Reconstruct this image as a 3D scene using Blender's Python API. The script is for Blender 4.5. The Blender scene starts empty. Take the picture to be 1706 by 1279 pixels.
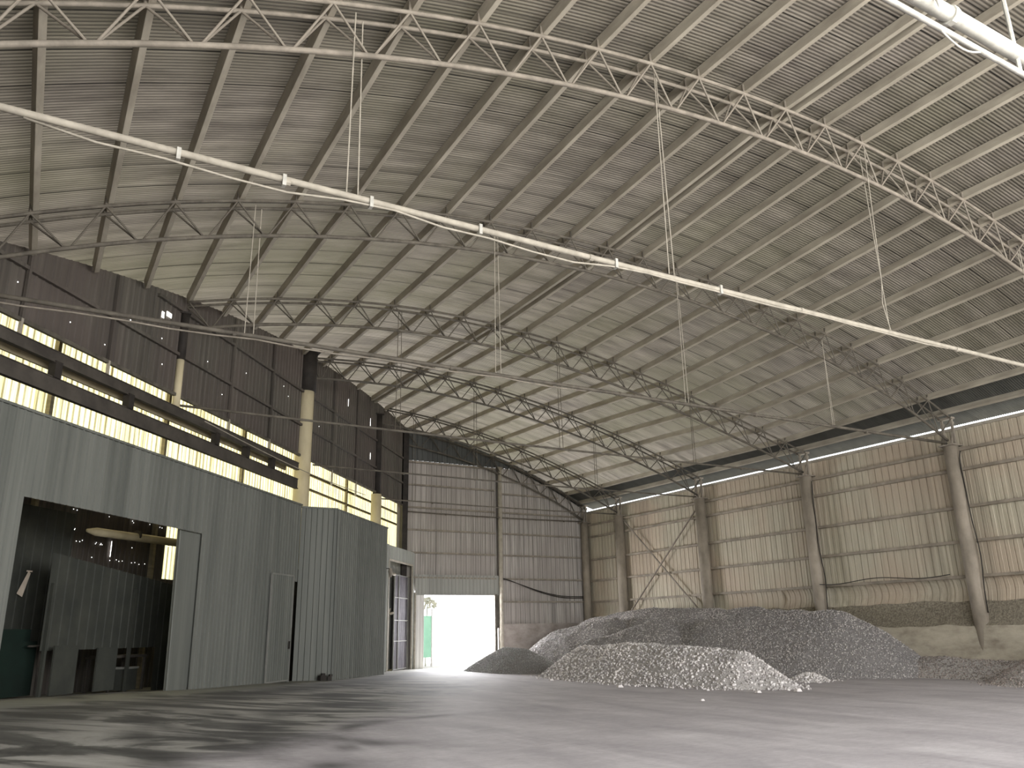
import bpy, math, random
import numpy as np
from mathutils import Vector, Matrix, noise
random.seed(7); rng = np.random.default_rng(11)
scene = bpy.context.scene
COL = scene.collection

# ------------------------------------------------------------------ basics
def link(o, parent=None):
    COL.objects.link(o)
    if parent is not None: o.parent = parent
    return o
def tag(o, label=None, cat=None, group=None, kind=None):
    if label: o['label'] = label
    if cat: o['category'] = cat
    if group: o['group'] = group
    if kind: o['kind'] = kind
    return o
def empty(name, loc=(0, 0, 0), label=None, cat=None, group=None, kind=None):
    o = bpy.data.objects.new(name, None); o.location = loc; o.empty_display_size = .2
    link(o); bpy.context.view_layer.update()
    return tag(o, label, cat, group, kind)
def keep(o, parent):
    """parent keeping world placement (parents are unrotated empties / identity meshes)"""
    if parent is not None:
        o.parent = parent
        o.matrix_parent_inverse = Matrix.Translation(-Vector(parent.location))
class MB:
    def __init__(s): s.v = []; s.f = []
    def add(s, vs, fs):
        n = len(s.v); s.v += [tuple(v) for v in vs]; s.f += [tuple(i + n for i in f) for f in fs]
    def box(s, c, sz, ax=None):
        """box centred at c with size sz; ax = (dirx, diry, dirz)"""
        c = Vector(c)
        X, Y, Z = [Vector(a).normalized() for a in (ax or ((1, 0, 0), (0, 1, 0), (0, 0, 1)))]
        h = [k / 2 for k in sz]; vs = []
        for k in (-1, 1):
            for j in (-1, 1):
                for i in (-1, 1): vs.append(c + X * h[0] * i + Y * h[1] * j + Z * h[2] * k)
        s.add(vs, [(0, 2, 3, 1), (4, 5, 7, 6), (0, 1, 5, 4), (2, 6, 7, 3), (0, 4, 6, 2), (1, 3, 7, 5)])
    def beam(s, a, b, w, h, up=(0, 0, 1)):
        a = Vector(a); b = Vector(b); d = (b - a); L = d.length; d.normalize()
        up = Vector(up); r = d.cross(up).normalized(); u = r.cross(d)
        s.box((a + b) / 2, (L, w, h), (d, r, u))
    def channel(s, a, b, w, h, t=.006, lip=.02, up=(0, 0, 1)):
        """C section along a-b : web vertical, flanges of width w, depth h"""
        a = Vector(a); b = Vector(b); d = (b - a).normalized(); up = Vector(up)
        r = d.cross(up).normalized(); u = r.cross(d)
        for off, ww, hh in (((0, 0), t, h), ((w / 2, h / 2), w, t), ((w / 2, -h / 2), w, t), ((w, h / 2 - lip / 2), t, lip), ((w, -h / 2 + lip / 2), t, lip)):
            o = r * off[0] + u * off[1]
            s.beam(a + o, b + o, ww, hh, up)
    def tube(s, pts, r, n=10, cap=True):
        pts = [Vector(p) for p in pts]; m = len(pts); base = len(s.v)
        rr = r if hasattr(r, '__len__') else [r] * m
        ref = Vector((0, 0, 1))
        d0 = (pts[1] - pts[0]).normalized()
        if abs(d0.dot(ref)) > .9: ref = Vector((1, 0, 0))
        u = d0.cross(ref).normalized()
        for i, p in enumerate(pts):
            d = (pts[min(i + 1, m - 1)] - pts[max(i - 1, 0)]).normalized()
            u = (u - d * u.dot(d)).normalized(); w = d.cross(u)
            for k in range(n):
                a = 2 * math.pi * k / n
                s.v.append(tuple(p + (u * math.cos(a) + w * math.sin(a)) * rr[i]))
        for i in range(m - 1):
            for k in range(n):
                k2 = (k + 1) % n
                s.f.append((base + i * n + k, base + i * n + k2, base + (i + 1) * n + k2, base + (i + 1) * n + k))
        if cap:
            s.f.append(tuple(base + k for k in reversed(range(n)))); s.f.append(tuple(base + (m - 1) * n + k for k in range(n)))
    def mesh(s, name, smooth=False):
        me = bpy.data.meshes.new(name); me.from_pydata(s.v, [], s.f); me.update()
        if smooth: me.polygons.foreach_set('use_smooth', [True] * len(me.polygons))
        return me
    def build(s, name, mat, parent=None, smooth=False):
        me = s.mesh(name, smooth); me.materials.append(mat)
        o = bpy.data.objects.new(name, me); link(o); keep(o, parent); return o
def npmesh(name, V, F, mat, parent=None, smooth=False):
    me = bpy.data.meshes.new(name)
    V = np.asarray(V, dtype=np.float32); F = np.asarray(F, dtype=np.int32); k = F.shape[1]
    me.vertices.add(len(V)); me.vertices.foreach_set('co', V.ravel())
    me.loops.add(F.size); me.loops.foreach_set('vertex_index', F.ravel())
    me.polygons.add(len(F)); me.polygons.foreach_set('loop_start', np.arange(0, F.size, k, dtype=np.int32))
    try: me.polygons.foreach_set('loop_total', np.full(len(F), k, dtype=np.int32))
    except Exception: pass
    me.update(calc_edges=True); me.validate()
    if smooth: me.polygons.foreach_set('use_smooth', [True] * len(me.polygons))
    me.materials.append(mat)
    o = bpy.data.objects.new(name, me); link(o); keep(o, parent); return o

# ------------------------------------------------------------------ materials
def srgb(r, g, b):
    f = lambda c: (c / 255) / 12.92 if c / 255 <= .04045 else ((c / 255 + .055) / 1.055) ** 2.4
    return (f(r), f(g), f(b), 1)
class NT:
    def __init__(s, name):
        s.m = bpy.data.materials.new(name); s.m.use_nodes = True; s.t = s.m.node_tree; s.n = s.t.nodes; s.n.clear()
        s.out = s.n.new('ShaderNodeOutputMaterial')
    def node(s, typ, **kw):
        nd = s.n.new(typ)
        for k, v in kw.items():
            if k.startswith('i_'): nd.inputs[k[2:].replace('_', ' ')].default_value = v
            else: setattr(nd, k, v)
        return nd
    def l(s, a, b): s.t.links.new(a, b)
    def coord(s, scale=(1, 1, 1), rot=(0, 0, 0)):
        tc = s.node('ShaderNodeTexCoord'); mp = s.node('ShaderNodeMapping'); mp.inputs['Scale'].default_value = scale
        mp.inputs['Rotation'].default_value = rot; s.l(tc.outputs['Object'], mp.inputs['Vector']); return mp.outputs[0]
    def noise(s, vec, scale, detail=5, rough=.55, dist=0):
        nd = s.node('ShaderNodeTexNoise'); nd.inputs['Scale'].default_value = scale; nd.inputs['Detail'].default_value = detail
        nd.inputs['Roughness'].default_value = rough; nd.inputs['Distortion'].default_value = dist
        if vec is not None: s.l(vec, nd.inputs['Vector'])
        return nd.outputs['Fac']
    def ramp(s, fac, stops):
        nd = s.node('ShaderNodeValToRGB'); e = nd.color_ramp.elements
        while len(e) < len(stops): e.new(.5)
        for i, (p, c) in enumerate(stops): e[i].position = p; e[i].color = c if len(c) == 4 else (*c, 1)
        s.l(fac, nd.inputs[0]); return nd.outputs[0]
    def mix(s, fac, a, b, mode='MIX'):
        nd = s.node('ShaderNodeMix', data_type='RGBA', blend_type=mode)
        for sock, v in ((nd.inputs[0], fac), (nd.inputs[6], a), (nd.inputs[7], b)):
            if hasattr(v, 'links') or hasattr(v, 'is_output'): s.l(v, sock)
            else: sock.default_value = v
        return nd.outputs[2]
    def math(s, op, a, b=0):
        nd = s.node('ShaderNodeMath', operation=op)
        for sock, v in ((nd.inputs[0], a), (nd.inputs[1], b)):
            if hasattr(v, 'is_output'): s.l(v, sock)
            else: sock.default_value = v
        return nd.outputs[0]
    def bsdf(s, col, rough=.7, metal=0, bump=None, bstr=.3, bdist=.02, spec=.3):
        b = s.node('ShaderNodeBsdfPrincipled')
        if hasattr(col, 'is_output'): s.l(col, b.inputs['Base Color'])
        else: b.inputs['Base Color'].default_value = col
        if hasattr(rough, 'is_output'): s.l(rough, b.inputs['Roughness'])
        else: b.inputs['Roughness'].default_value = rough
        b.inputs['Metallic'].default_value = metal; b.inputs['Specular IOR Level'].default_value = spec
        if bump is not None:
            bn = s.node('ShaderNodeBump'); bn.inputs['Strength'].default_value = bstr; bn.inputs['Distance'].default_value = bdist
            s.l(bump, bn.inputs['Height']); s.l(bn.outputs[0], b.inputs['Normal'])
        s.l(b.outputs[0], s.out.inputs[0]); s.b = b; return s.m
WHITE = (1, 1, 1, 1); BLACK = (0, 0, 0, 1)

def dusty(name, c1, c2, scale=3, rough=.75, metal=0, stretch=(1, 1, 1)):
    t = NT(name); v = t.coord(stretch)
    n = t.noise(v, scale, 6, .6)
    col = t.mix(t.ramp(n, [(.35, BLACK), (.68, WHITE)]), c1, c2)
    return t.bsdf(col, rough, metal, bump=t.noise(v, scale * 12, 3), bstr=.12, bdist=.004)
def sheet(name, base, dark, light, stain=None, sx=3.0, streak=(7, 7, .25), rough=.7, dirv=(0, 1), lap=0, rib=0):
    """profiled steel sheet: vertical dirt streaks, blotches, per sheet tint along horizontal direction dirv"""
    t = NT(name); v = t.coord(streak); n = t.noise(v, 1.2, 5, .6)
    col = t.mix(t.ramp(n, [(.36, BLACK), (.5, (.5, .5, .5, 1)), (.66, WHITE)]), dark, light)
    big = t.noise(t.coord((1, 1, 1)), .35, 4, .5)
    col = t.mix(.45, col, base)
    if stain: col = t.mix(t.ramp(big, [(.42, BLACK), (.62, (.75, .75, .75, 1))]), col, stain)
    tc = t.node('ShaderNodeTexCoord'); sp = t.node('ShaderNodeSeparateXYZ'); t.l(tc.outputs['Object'], sp.inputs[0])
    s_ = t.math('ADD', t.math('MULTIPLY', sp.outputs[0], dirv[0]), t.math('MULTIPLY', sp.outputs[1], dirv[1]))
    cell = t.math('FLOOR', t.math('DIVIDE', s_, .84))
    wn = t.node('ShaderNodeTexWhiteNoise', noise_dimensions='1D'); t.l(cell, wn.inputs['W'])
    val = t.math('MULTIPLY_ADD', wn.outputs['Value'], .22); val.node.inputs[2].default_value = .89
    col = t.mix(1, col, BLACK, 'MULTIPLY') if False else col
    cm = t.node('ShaderNodeVectorMath', operation='SCALE'); t.l(col, cm.inputs[0]); t.l(val, cm.inputs['Scale'])
    return t.bsdf(cm.outputs[0], rough, 0, bump=t.noise(t.coord((1, 1, 1)), 9, 4), bstr=.15, bdist=.01)

M = {}
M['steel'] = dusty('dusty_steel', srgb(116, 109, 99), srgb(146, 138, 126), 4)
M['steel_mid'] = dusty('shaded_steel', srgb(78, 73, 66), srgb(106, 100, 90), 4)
M['steel_dark'] = dusty('dark_steel', srgb(70, 66, 60), srgb(100, 95, 86), 4)  # darker steel tone for the far trusses and small parts
M['purlin'] = dusty('dusty_purlin', srgb(148, 141, 128), srgb(182, 175, 160), 2.5, stretch=(1, .3, 1))
M['pale_pipe'] = dusty('pale_pipe', srgb(158, 156, 148), srgb(186, 184, 176), 6)  # tie pipe colour lightened to carry the light falling on it
M['rod'] = dusty('pale_rod', srgb(146, 140, 128), srgb(170, 163, 150), 5)
M['cream'] = dusty('cream_painted_column', srgb(176, 164, 134), srgb(205, 194, 164), 1.6, stretch=(1, 1, .4))
M['col'] = dusty('dusty_column', srgb(122, 114, 102), srgb(158, 148, 134), 1.8, stretch=(1, 1, .5))
M['black_steel'] = dusty('black_steel', srgb(34, 31, 29), srgb(52, 47, 43), 3)
M['beam'] = dusty('dark_beam', srgb(58, 54, 50), srgb(78, 73, 67), 2)
M['brown'] = dusty('brown_timber', srgb(120, 112, 92), srgb(150, 140, 116), 3, stretch=(.4, .4, 3))
M['cable'] = dusty('black_cable', srgb(28, 26, 25), srgb(48, 45, 42), 8)
M['door_grey'] = dusty('grey_sheet', srgb(112, 112, 107), srgb(132, 131, 126), 1.5)
M['door_violet'] = dusty('grey_violet_sheet', srgb(96, 93, 100), srgb(118, 114, 120), 1.5)
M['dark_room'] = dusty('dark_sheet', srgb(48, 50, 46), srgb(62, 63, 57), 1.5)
M['green'] = dusty('green_tarp', srgb(9, 22, 17), srgb(14, 32, 25), 2)
M['green_paint'] = dusty('green_paint', srgb(140, 190, 165), srgb(156, 204, 180), 2)
M['gap_board'] = dusty('pinkish_board', srgb(190, 176, 160), srgb(214, 200, 184), 4)
LWN = (.606, .795)   # direction unit of the left wall in xy (0.83,1 normalised)->(.639,.769)
LWN = (.639, .769)
M['wall_right'] = sheet('cream_wall_sheet', srgb(172, 165, 147), srgb(146, 139, 122), srgb(200, 193, 174), srgb(174, 158, 140))
M['wall_back'] = sheet('grey_wall_sheet', srgb(152, 147, 142), srgb(102, 98, 94), srgb(206, 200, 193), srgb(156, 149, 144), streak=(9, 9, .22), dirv=(1, 0))
M['wall_back_top'] = sheet('dark_blue_grey_sheet', srgb(78, 80, 79), srgb(64, 66, 65), srgb(96, 97, 95), dirv=(1, 0))
M['wall_left'] = sheet('dark_grey_wall_sheet', srgb(82, 78, 72), srgb(62, 59, 55), srgb(104, 99, 91), srgb(84, 76, 72), streak=(6, 6, .18), dirv=LWN)
M['partition'] = sheet('grey_partition_sheet', srgb(100, 102, 97), srgb(88, 90, 86), srgb(116, 117, 111), streak=(3, 3, .15), dirv=LWN)
M['partition_light'] = sheet('light_partition_sheet', srgb(160, 162, 156), srgb(146, 148, 143), srgb(174, 175, 170), streak=(3, 3, .15), dirv=LWN)
M['header'] = sheet('grey_header_sheet', srgb(150, 150, 144), srgb(138, 138, 132), srgb(162, 161, 156), dirv=(1, 0))
M['white_sheet'] = sheet('white_sheet', srgb(214, 212, 208), srgb(196, 193, 190), srgb(228, 226, 224), dirv=(1, 0))

def roof_material(name, base, dark, light):
    t = NT(name)
    tc = t.node('ShaderNodeTexCoord'); sp = t.node('ShaderNodeSeparateXYZ'); t.l(tc.outputs['Object'], sp.inputs[0])
    n = t.noise(t.coord((.5, 3, 1)), .9, 5, .6)
    col = t.mix(t.ramp(n, [(.36, BLACK), (.66, WHITE)]), dark, light)
    # tint per sheet (sheets 0.85 m wide along the hall, 5.9 m long across)
    cx = t.math('FLOOR', t.math('DIVIDE', t.math('ADD', sp.outputs[0], 1.2), 4.71)); cy = t.math('FLOOR', t.math('DIVIDE', sp.outputs[1], .85))
    wn = t.node('ShaderNodeTexWhiteNoise', noise_dimensions='2D'); cb = t.node('ShaderNodeCombineXYZ'); t.l(cx, cb.inputs[0]); t.l(cy, cb.inputs[1]); t.l(cb.outputs[0], wn.inputs['Vector'])
    col = t.mix(t.math('MULTIPLY', wn.outputs['Value'], .4), col, base)
    col = t.mix(t.math('MULTIPLY', t.ramp(t.noise(t.coord((1, 1, 1)), .22, 3), [(.4, BLACK), (.65, WHITE)]), .5), col, srgb(118, 116, 95))
    # lap lines
    fr = t.math('FRACT', t.math('DIVIDE', sp.outputs[1], .85))
    lap = t.math('LESS_THAN', fr, .045)
    # shade painted into the corrugation grooves so the ribs stand out
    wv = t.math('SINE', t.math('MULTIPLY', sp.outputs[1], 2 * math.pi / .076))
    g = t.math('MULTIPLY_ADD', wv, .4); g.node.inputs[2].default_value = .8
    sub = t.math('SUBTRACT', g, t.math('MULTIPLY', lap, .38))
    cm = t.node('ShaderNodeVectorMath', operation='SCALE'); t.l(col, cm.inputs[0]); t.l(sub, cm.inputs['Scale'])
    t.bsdf(cm.outputs[0], .65, 0, spec=.3)
    # translucency added as fill glow from the sun, rising towards the far end
    tr = t.node('ShaderNodeBsdfTranslucent'); t.l(cm.outputs[0], tr.inputs[0])
    mr = t.node('ShaderNodeMapRange'); mr.inputs['From Min'].default_value = 10; mr.inputs['From Max'].default_value = 36; mr.inputs['To Min'].default_value = .012; mr.inputs['To Max'].default_value = .36
    t.l(sp.outputs[1], mr.inputs['Value'])
    mx = t.node('ShaderNodeMixShader'); t.l(mr.outputs[0], mx.inputs[0]); t.l(t.b.outputs[0], mx.inputs[1]); t.l(tr.outputs[0], mx.inputs[2]); t.l(mx.outputs[0], t.out.inputs[0])
    return t.m
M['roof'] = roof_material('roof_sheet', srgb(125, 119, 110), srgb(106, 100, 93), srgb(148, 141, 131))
M['eave'] = sheet('eave_sheet_dark', srgb(76, 77, 73), srgb(68, 68, 64), srgb(86, 86, 81), streak=(1, 2, 1))
# translucent yellowed sheets, lit from outside
t = NT('yellowed_translucent_sheet'); v = t.coord((5, 5, .16)); n = t.noise(v, 1.6, 6, .65)
c = t.ramp(n, [(.34, srgb(112, 100, 66)), (.44, srgb(164, 157, 120)), (.52, srgb(186, 181, 148)), (.64, srgb(202, 199, 172))])
d = t.node('ShaderNodeBsdfDiffuse'); tr = t.node('ShaderNodeBsdfTranslucent'); mx = t.node('ShaderNodeMixShader'); mx.inputs[0].default_value = .6
t.l(c, d.inputs[0]); t.l(c, tr.inputs[0]); t.l(d.outputs[0], mx.inputs[1]); t.l(tr.outputs[0], mx.inputs[2]); t.l(mx.outputs[0], t.out.inputs[0]); M['translucent'] = t.m
t = NT('daylight_chip_glow'); e = t.node('ShaderNodeEmission'); e.inputs[0].default_value = (1, 1, .97, 1); e.inputs[1].default_value = 4; t.l(e.outputs[0], t.out.inputs[0]); M['daylight'] = t.m  # emissive chips on the sheets stand in for daylight through holes
t = NT('masonry'); v = t.coord((1, 1, 2.2)); n = t.noise(v, 1.1, 8, .65)
M['masonry'] = t.bsdf(t.ramp(n, [(.3, srgb(134, 126, 113)), (.5, srgb(170, 162, 146)), (.7, srgb(188, 180, 163))]), .9, bump=t.noise(v, 9, 6, .7), bstr=.5, bdist=.03)
t = NT('masonry_back'); v = t.coord((1, 1, 1.5)); n = t.noise(v, 1.4, 8, .65)
M['masonry_back'] = t.bsdf(t.ramp(n, [(.3, srgb(128, 120, 114)), (.5, srgb(152, 144, 138)), (.7, srgb(172, 164, 158))]), .9, bump=t.noise(v, 9, 6, .7), bstr=.4, bdist=.02)
t = NT('rubble'); v = t.coord((1, 1, 1)); n = t.noise(v, 16, 6, .7)
M['rubble'] = t.bsdf(t.ramp(n, [(.32, srgb(98, 91, 81)), (.52, srgb(146, 138, 122)), (.68, srgb(174, 166, 148))]), .95, bump=t.noise(v, 26, 5, .7), bstr=.9, bdist=.06)
def gravel(name, cols, base=False):
    t = NT(name)
    if base:
        n = t.noise(t.coord(), 22, 4, .7); c = t.ramp(n, [(.3, cols[0]), (.6, cols[1])])
        return t.bsdf(c, .95, bump=t.noise(t.coord(), 30, 3), bstr=1, bdist=.04)
    g = t.node('ShaderNodeNewGeometry'); c = t.ramp(g.outputs['Random Per Island'], [(i / (len(cols) - 1), k) for i, k in enumerate(cols)])
    big = t.ramp(t.noise(t.coord(), .5, 3), [(.35, (.8, .8, .8, 1)), (.65, (1.12, 1.1, 1.08, 1))])
    return t.bsdf(t.mix(1, c, big, 'MULTIPLY'), .9)
M['g_dark'] = gravel('dark_gravel', [srgb(120, 117, 117), srgb(150, 146, 145), srgb(174, 170, 167), srgb(200, 196, 192)])
M['g_light'] = gravel('pale_gravel', [srgb(166, 161, 160), srgb(196, 191, 189), srgb(220, 215, 213), srgb(244, 240, 238)])
M['g_fine'] = gravel('fine_grey_gravel', [srgb(134, 135, 134), srgb(160, 160, 158), srgb(188, 188, 185)])
M['g_pink'] = gravel('pinkish_gravel', [srgb(112, 106, 102), srgb(142, 133, 128), srgb(170, 160, 152)])
M['g_base'] = gravel('gravel_bed', [srgb(116, 113, 112), srgb(148, 144, 142)], True)
M['g_base_l'] = gravel('pale_gravel_bed', [srgb(158, 154, 151), srgb(196, 191, 188)], True)
# floor
t = NT('dusty_concrete_floor')
at = t.node('ShaderNodeAttribute', attribute_name='mask'); sp = t.node('ShaderNodeSeparateColor'); t.l(at.outputs['Color'], sp.inputs[0])
v1 = t.coord((1, .35, 1), (0, 0, -.5)); n1 = t.noise(v1, .9, 7, .6, .6)
v2 = t.coord((.32, 1.3, 1), (0, 0, .55)); n2 = t.noise(v2, 2.2, 6, .6, .4)
light = t.ramp(n1, [(.3, srgb(156, 152, 154)), (.5, srgb(174, 169, 171)), (.7, srgb(192, 188, 189))])
light = t.mix(t.ramp(n2, [(.3, (.3, .3, .3, 1)), (.65, BLACK)]), light, srgb(144, 139, 141))
v3 = t.coord((.8, .8, 1), (0, 0, .75)); n3 = t.noise(t.coord((.45, 1.5, 1), (0, 0, .7)), .75, 6, .6, 1.2)
dark = t.ramp(n3, [(.38, srgb(68, 67, 64)), (.47, srgb(92, 91, 87)), (.52, srgb(138, 136, 130)), (.66, srgb(160, 158, 152))])
sharp = t.math('ADD', sp.outputs[0], t.math('MULTIPLY', t.math('SUBTRACT', t.noise(t.coord((.5, 1.4, 1), (0, 0, .7)), 3.2, 8, .7, .8), .5), .55))
sharp = t.ramp(sharp, [(.12, BLACK), (.62, WHITE)])
col = t.mix(sharp, light, dark)
col = t.mix(sp.outputs[1], col, srgb(124, 124, 114))
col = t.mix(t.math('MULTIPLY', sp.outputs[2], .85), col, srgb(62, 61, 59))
fine = t.ramp(t.noise(t.coord((.6, 1.6, 1), (0, 0, .6)), 9, 8, .75), [(.3, (.86, .86, .86, 1)), (.7, (1.1, 1.1, 1.1, 1))])
col = t.mix(1, col, fine, 'MULTIPLY')
M['floor'] = t.bsdf(col, .8, bump=t.noise(t.coord(), 6, 6, .6), bstr=.25, bdist=.02, spec=.25)
M['ground'] = dusty('outside_ground', srgb(190, 186, 180), srgb(215, 212, 206), .6)

# ------------------------------------------------------------------ layout numbers (metres)
H = 7.35; W = 26.16; S = 6.111
YT = [-2.60, 3.51, 9.62, 15.73, 21.84, 27.95, 34.06, 37.20]      # frames
YB = 37.49                                                         # back wall
WX = 26.46                                                         # right wall plane
def xw(Y): return max(-3.2, 2.59 + .83 * (Y - 21.84))             # left wall line
PD = .72
prof_pts = {
 2: [(-3.2, 7.95), (-.88, 8.88), (.22, 9.36), (1.32, 9.81), (2.44, 10.18), (3.59, 10.54), (4.72, 10.81), (5.9, 11.07), (7.05, 11.27), (8.25, 11.45), (9.42, 11.54), (10.62, 11.6), (11.87, 11.65), (13.01, 11.65), (14.23, 11.6), (15.45, 11.51), (16.65, 11.39), (17.94, 11.22), (19.05, 10.96), (20.27, 10.66), (23.5, 9.6), (26.16, 8.2)],
 3: [(-3.2, 7.9), (-.81, 8.86), (.27, 9.38), (1.39, 9.74), (2.52, 10.08), (3.6, 10.4), (6.63, 11.01), (8.29, 11.14), (10.64, 11.25), (11.97, 11.25), (15.02, 11.03), (18.51, 10.58), (21.08, 10.07), (23.86, 9.3), (26.16, 8.2)],
 4: [(-3.2, 7.9), (.5, 9.4), (2.57, 10.1), (4.69, 10.69), (5.71, 10.92), (6.96, 11.07), (9.47, 11.23), (12.49, 11.15), (14.61, 10.95), (17.14, 10.52), (20.33, 9.75), (23.5, 9.1), (26.16, 8.2)],
 5: [(-3.2, 7.9), (2, 10.0), (5, 10.85), (8.44, 11.33), (9.71, 11.41), (11.91, 11.4), (14.81, 11.2), (16.79, 10.72), (20.7, 10.04), (23.5, 9.2), (26.16, 8.2)],
 6: [(-3.2, 7.9), (2, 10.0), (6, 11.0), (10, 11.5), (13.67, 11.46), (16.42, 11.2), (19.7, 10.38), (23, 9.4), (26.16, 8.2)],
 7: [(-3.2, 7.9), (2, 10.0), (6, 11.0), (10, 11.5), (14.95, 11.5), (18.08, 11.05), (21.67, 10.05), (24, 9.2), (26.16, 8.2)]}
coef = {k: np.polyfit([p[0] for p in v], [p[1] for p in v], 4) for k, v in prof_pts.items()}
def zt(x, Y):
    """top-chord height"""
    z = zt_raw(x, Y)
    if x > 21: z += (8.2 - zt_raw(26.16, Y)) * ((x - 21) / 5.16) ** 2
    return z
def zt_raw(x, Y):
    if Y <= YT[2]: return float(np.polyval(coef[2], x))
    if Y >= YT[7]: return float(np.polyval(coef[7], x))
    for k in range(2, 7):
        if YT[k] <= Y <= YT[k + 1]:
            f = (Y - YT[k]) / (YT[k + 1] - YT[k])
            return float(np.polyval(coef[k], x) * (1 - f) + np.polyval(coef[k + 1], x) * f)
def zsheet(x, Y):
    if x <= W: return zt(x, Y) + .26
    return zt(W, Y) + .26 - .30 * (x - W)
PX = [-.86 + 1.178 * j for j in range(-2, 23)]       # purlin stations; last about 25.06
PX.append(25.95)
# floor height: nearly flat, rising in a gentle ramp towards the partition on the left
PD0 = 1.0
def pdist(x, Y): # perpendicular distance (metres) into the hall from the partition line
    return (x - (2.59 + .83 * (Y - 21.84) + PD0)) * .769
def zramp(Y): return float(np.interp(Y, [15, 17.5, 21.7, 26.3, 31, 37.4], [.68, .63, .43, .28, .17, .02]))
def fz(x, Y):
    d = pdist(x, Y); k = min(max(1 - d / 7.0, 0), 1); k = k * k * (3 - 2 * k)
    # project along partition normal for the height value
    Yp = Y + max(d, 0) * .639
    kk = min(max((Yp - 8) / 7, 0), 1)
    return zramp(min(max(Yp, 15), 37.4)) * k * kk

# ------------------------------------------------------------------ profiled walls
def corr_wall(mb, p0, p1, z0, z1, pitch=.28, depth=.03, inward=1, prof='rib', rows=1, bulge=None):
    """vertical profiled sheet from p0 to p1 (xy). z0/z1 numbers or functions of (x,y)."""
    p0 = Vector(p0); p1 = Vector(p1); L = (p1 - p0).length; d = (p1 - p0) / L
    n = Vector((d.y, -d.x)) * inward
    if prof == 'rib': pr = [(0, 0), (.62, 0), (.70, 1), (.84, 1), (.92, 0)]
    elif prof == 'groove': pr = [(0, 0), (.42, 0), (.46, .25), (.5, 0), (.84, 0), (.87, -1), (.95, -1), (.98, 0)]
    elif prof == 'fine': pr = [(0, 0), (.72, 0), (.78, 1), (.92, 1), (.97, 0)]
    else: pr = [(k / 6, .5 + .5 * math.sin(2 * math.pi * k / 6)) for k in range(6)]
    ss = []; N = int(L / pitch) + 1
    for i in range(N):
        for a, h in pr:
            s = (i + a) * pitch
            if s < L - 1e-4: ss.append((s, h * depth))
    ss.append((L, 0)); base = len(mb.v); R = rows + 1
    for s, h in ss:
        q = p0 + d * s; a = z0(q.x, q.y) if callable(z0) else z0; b = z1(q.x, q.y) if callable(z1) else z1
        for r in range(R):
            z = a + (b - a) * r / rows; off = h + (bulge(s, z) if bulge else 0)
            mb.v.append((q.x + n.x * off, q.y + n.y * off, z))
    for i in range(len(ss) - 1):
        for r in range(rows):
            k = base + i * R + r; mb.f.append((k, k + R, k + R + 1, k + 1))

# floor ------------------------------------------------------------
def arc_mask(x, Y):
    """dark curved tyre tracks near the lower left of the hall"""
    v = 0
    for cx, cy, r, w, a0, a1 in ((9.5, 13.0, 6.2, .35, 100, 215), (9.5, 13.0, 7.9, .30, 95, 200), (8.0, 12.5, 3.6, .22, 80, 190), (14, 20, 11.5, .4, 150, 230), (14, 20, 13.2, .35, 150, 225), (16, 27, 9.5, .5, 140, 215)):
        dx, dy = x - cx, Y - cy; rr = math.hypot(dx, dy); a = math.degrees(math.atan2(dy, dx)) % 360
        if a0 < a < a1:
            e = min(a - a0, a1 - a, 12) / 12
            v = max(v, math.exp(-((rr - r) / w) ** 2) * e)
    return v
xs = np.concatenate([np.arange(-8, 27.2, .16)]); ys = np.arange(-8, YB + .01, .16)
V = []; C = []
for Y in ys:
    for x in xs:
        z = fz(x, Y); nz = noise.noise(Vector((x * .35, Y * .35, 0)))
        V.append((x, Y, z + .012 * nz))
        d = pdist(x, Y) + 1.1 * noise.noise(Vector((x * .22, Y * .22, 3.1)))
        far = min(max((Y - 22) / 12, 0), 1)
        k = 1 - min(max((d - (3.6 - 1.8 * far)) / 3.2, 0), 1); k *= 1 - .35 * far
        dd = pdist(x, Y) + .18 * noise.noise(Vector((x * .8, Y * .8, 7)))
        ap = 1 - min(max((dd - 1.0) / .35, 0), 1)
        if x < xw(Y) + .9: ap = .25
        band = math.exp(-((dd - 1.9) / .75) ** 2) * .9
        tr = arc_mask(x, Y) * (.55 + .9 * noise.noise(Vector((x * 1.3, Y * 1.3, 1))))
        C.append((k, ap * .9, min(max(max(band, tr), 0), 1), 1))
nx = len(xs); ny = len(ys)
i, j = np.meshgrid(np.arange(nx - 1), np.arange(ny - 1)); b0 = (j * nx + i).ravel()
F = np.stack([b0, b0 + 1, b0 + nx + 1, b0 + nx], 1)
fl = npmesh('floor', V, F, M['floor'], smooth=True); tag(fl, 'dusty grey concrete floor with dark tyre tracks', kind='structure')
a = fl.data.color_attributes.new('mask', 'FLOAT_COLOR', 'POINT'); a.data.foreach_set('color', np.array(C, dtype=np.float32).ravel())
g = MB(); g.add([(-60, -60, -.06), (90, -60, -.06), (90, 110, -.06), (-60, 110, -.06)], [(0, 1, 2, 3)])
tag(g.build('ground', M['ground']), 'pale sunlit ground outside the hall', kind='structure')

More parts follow.
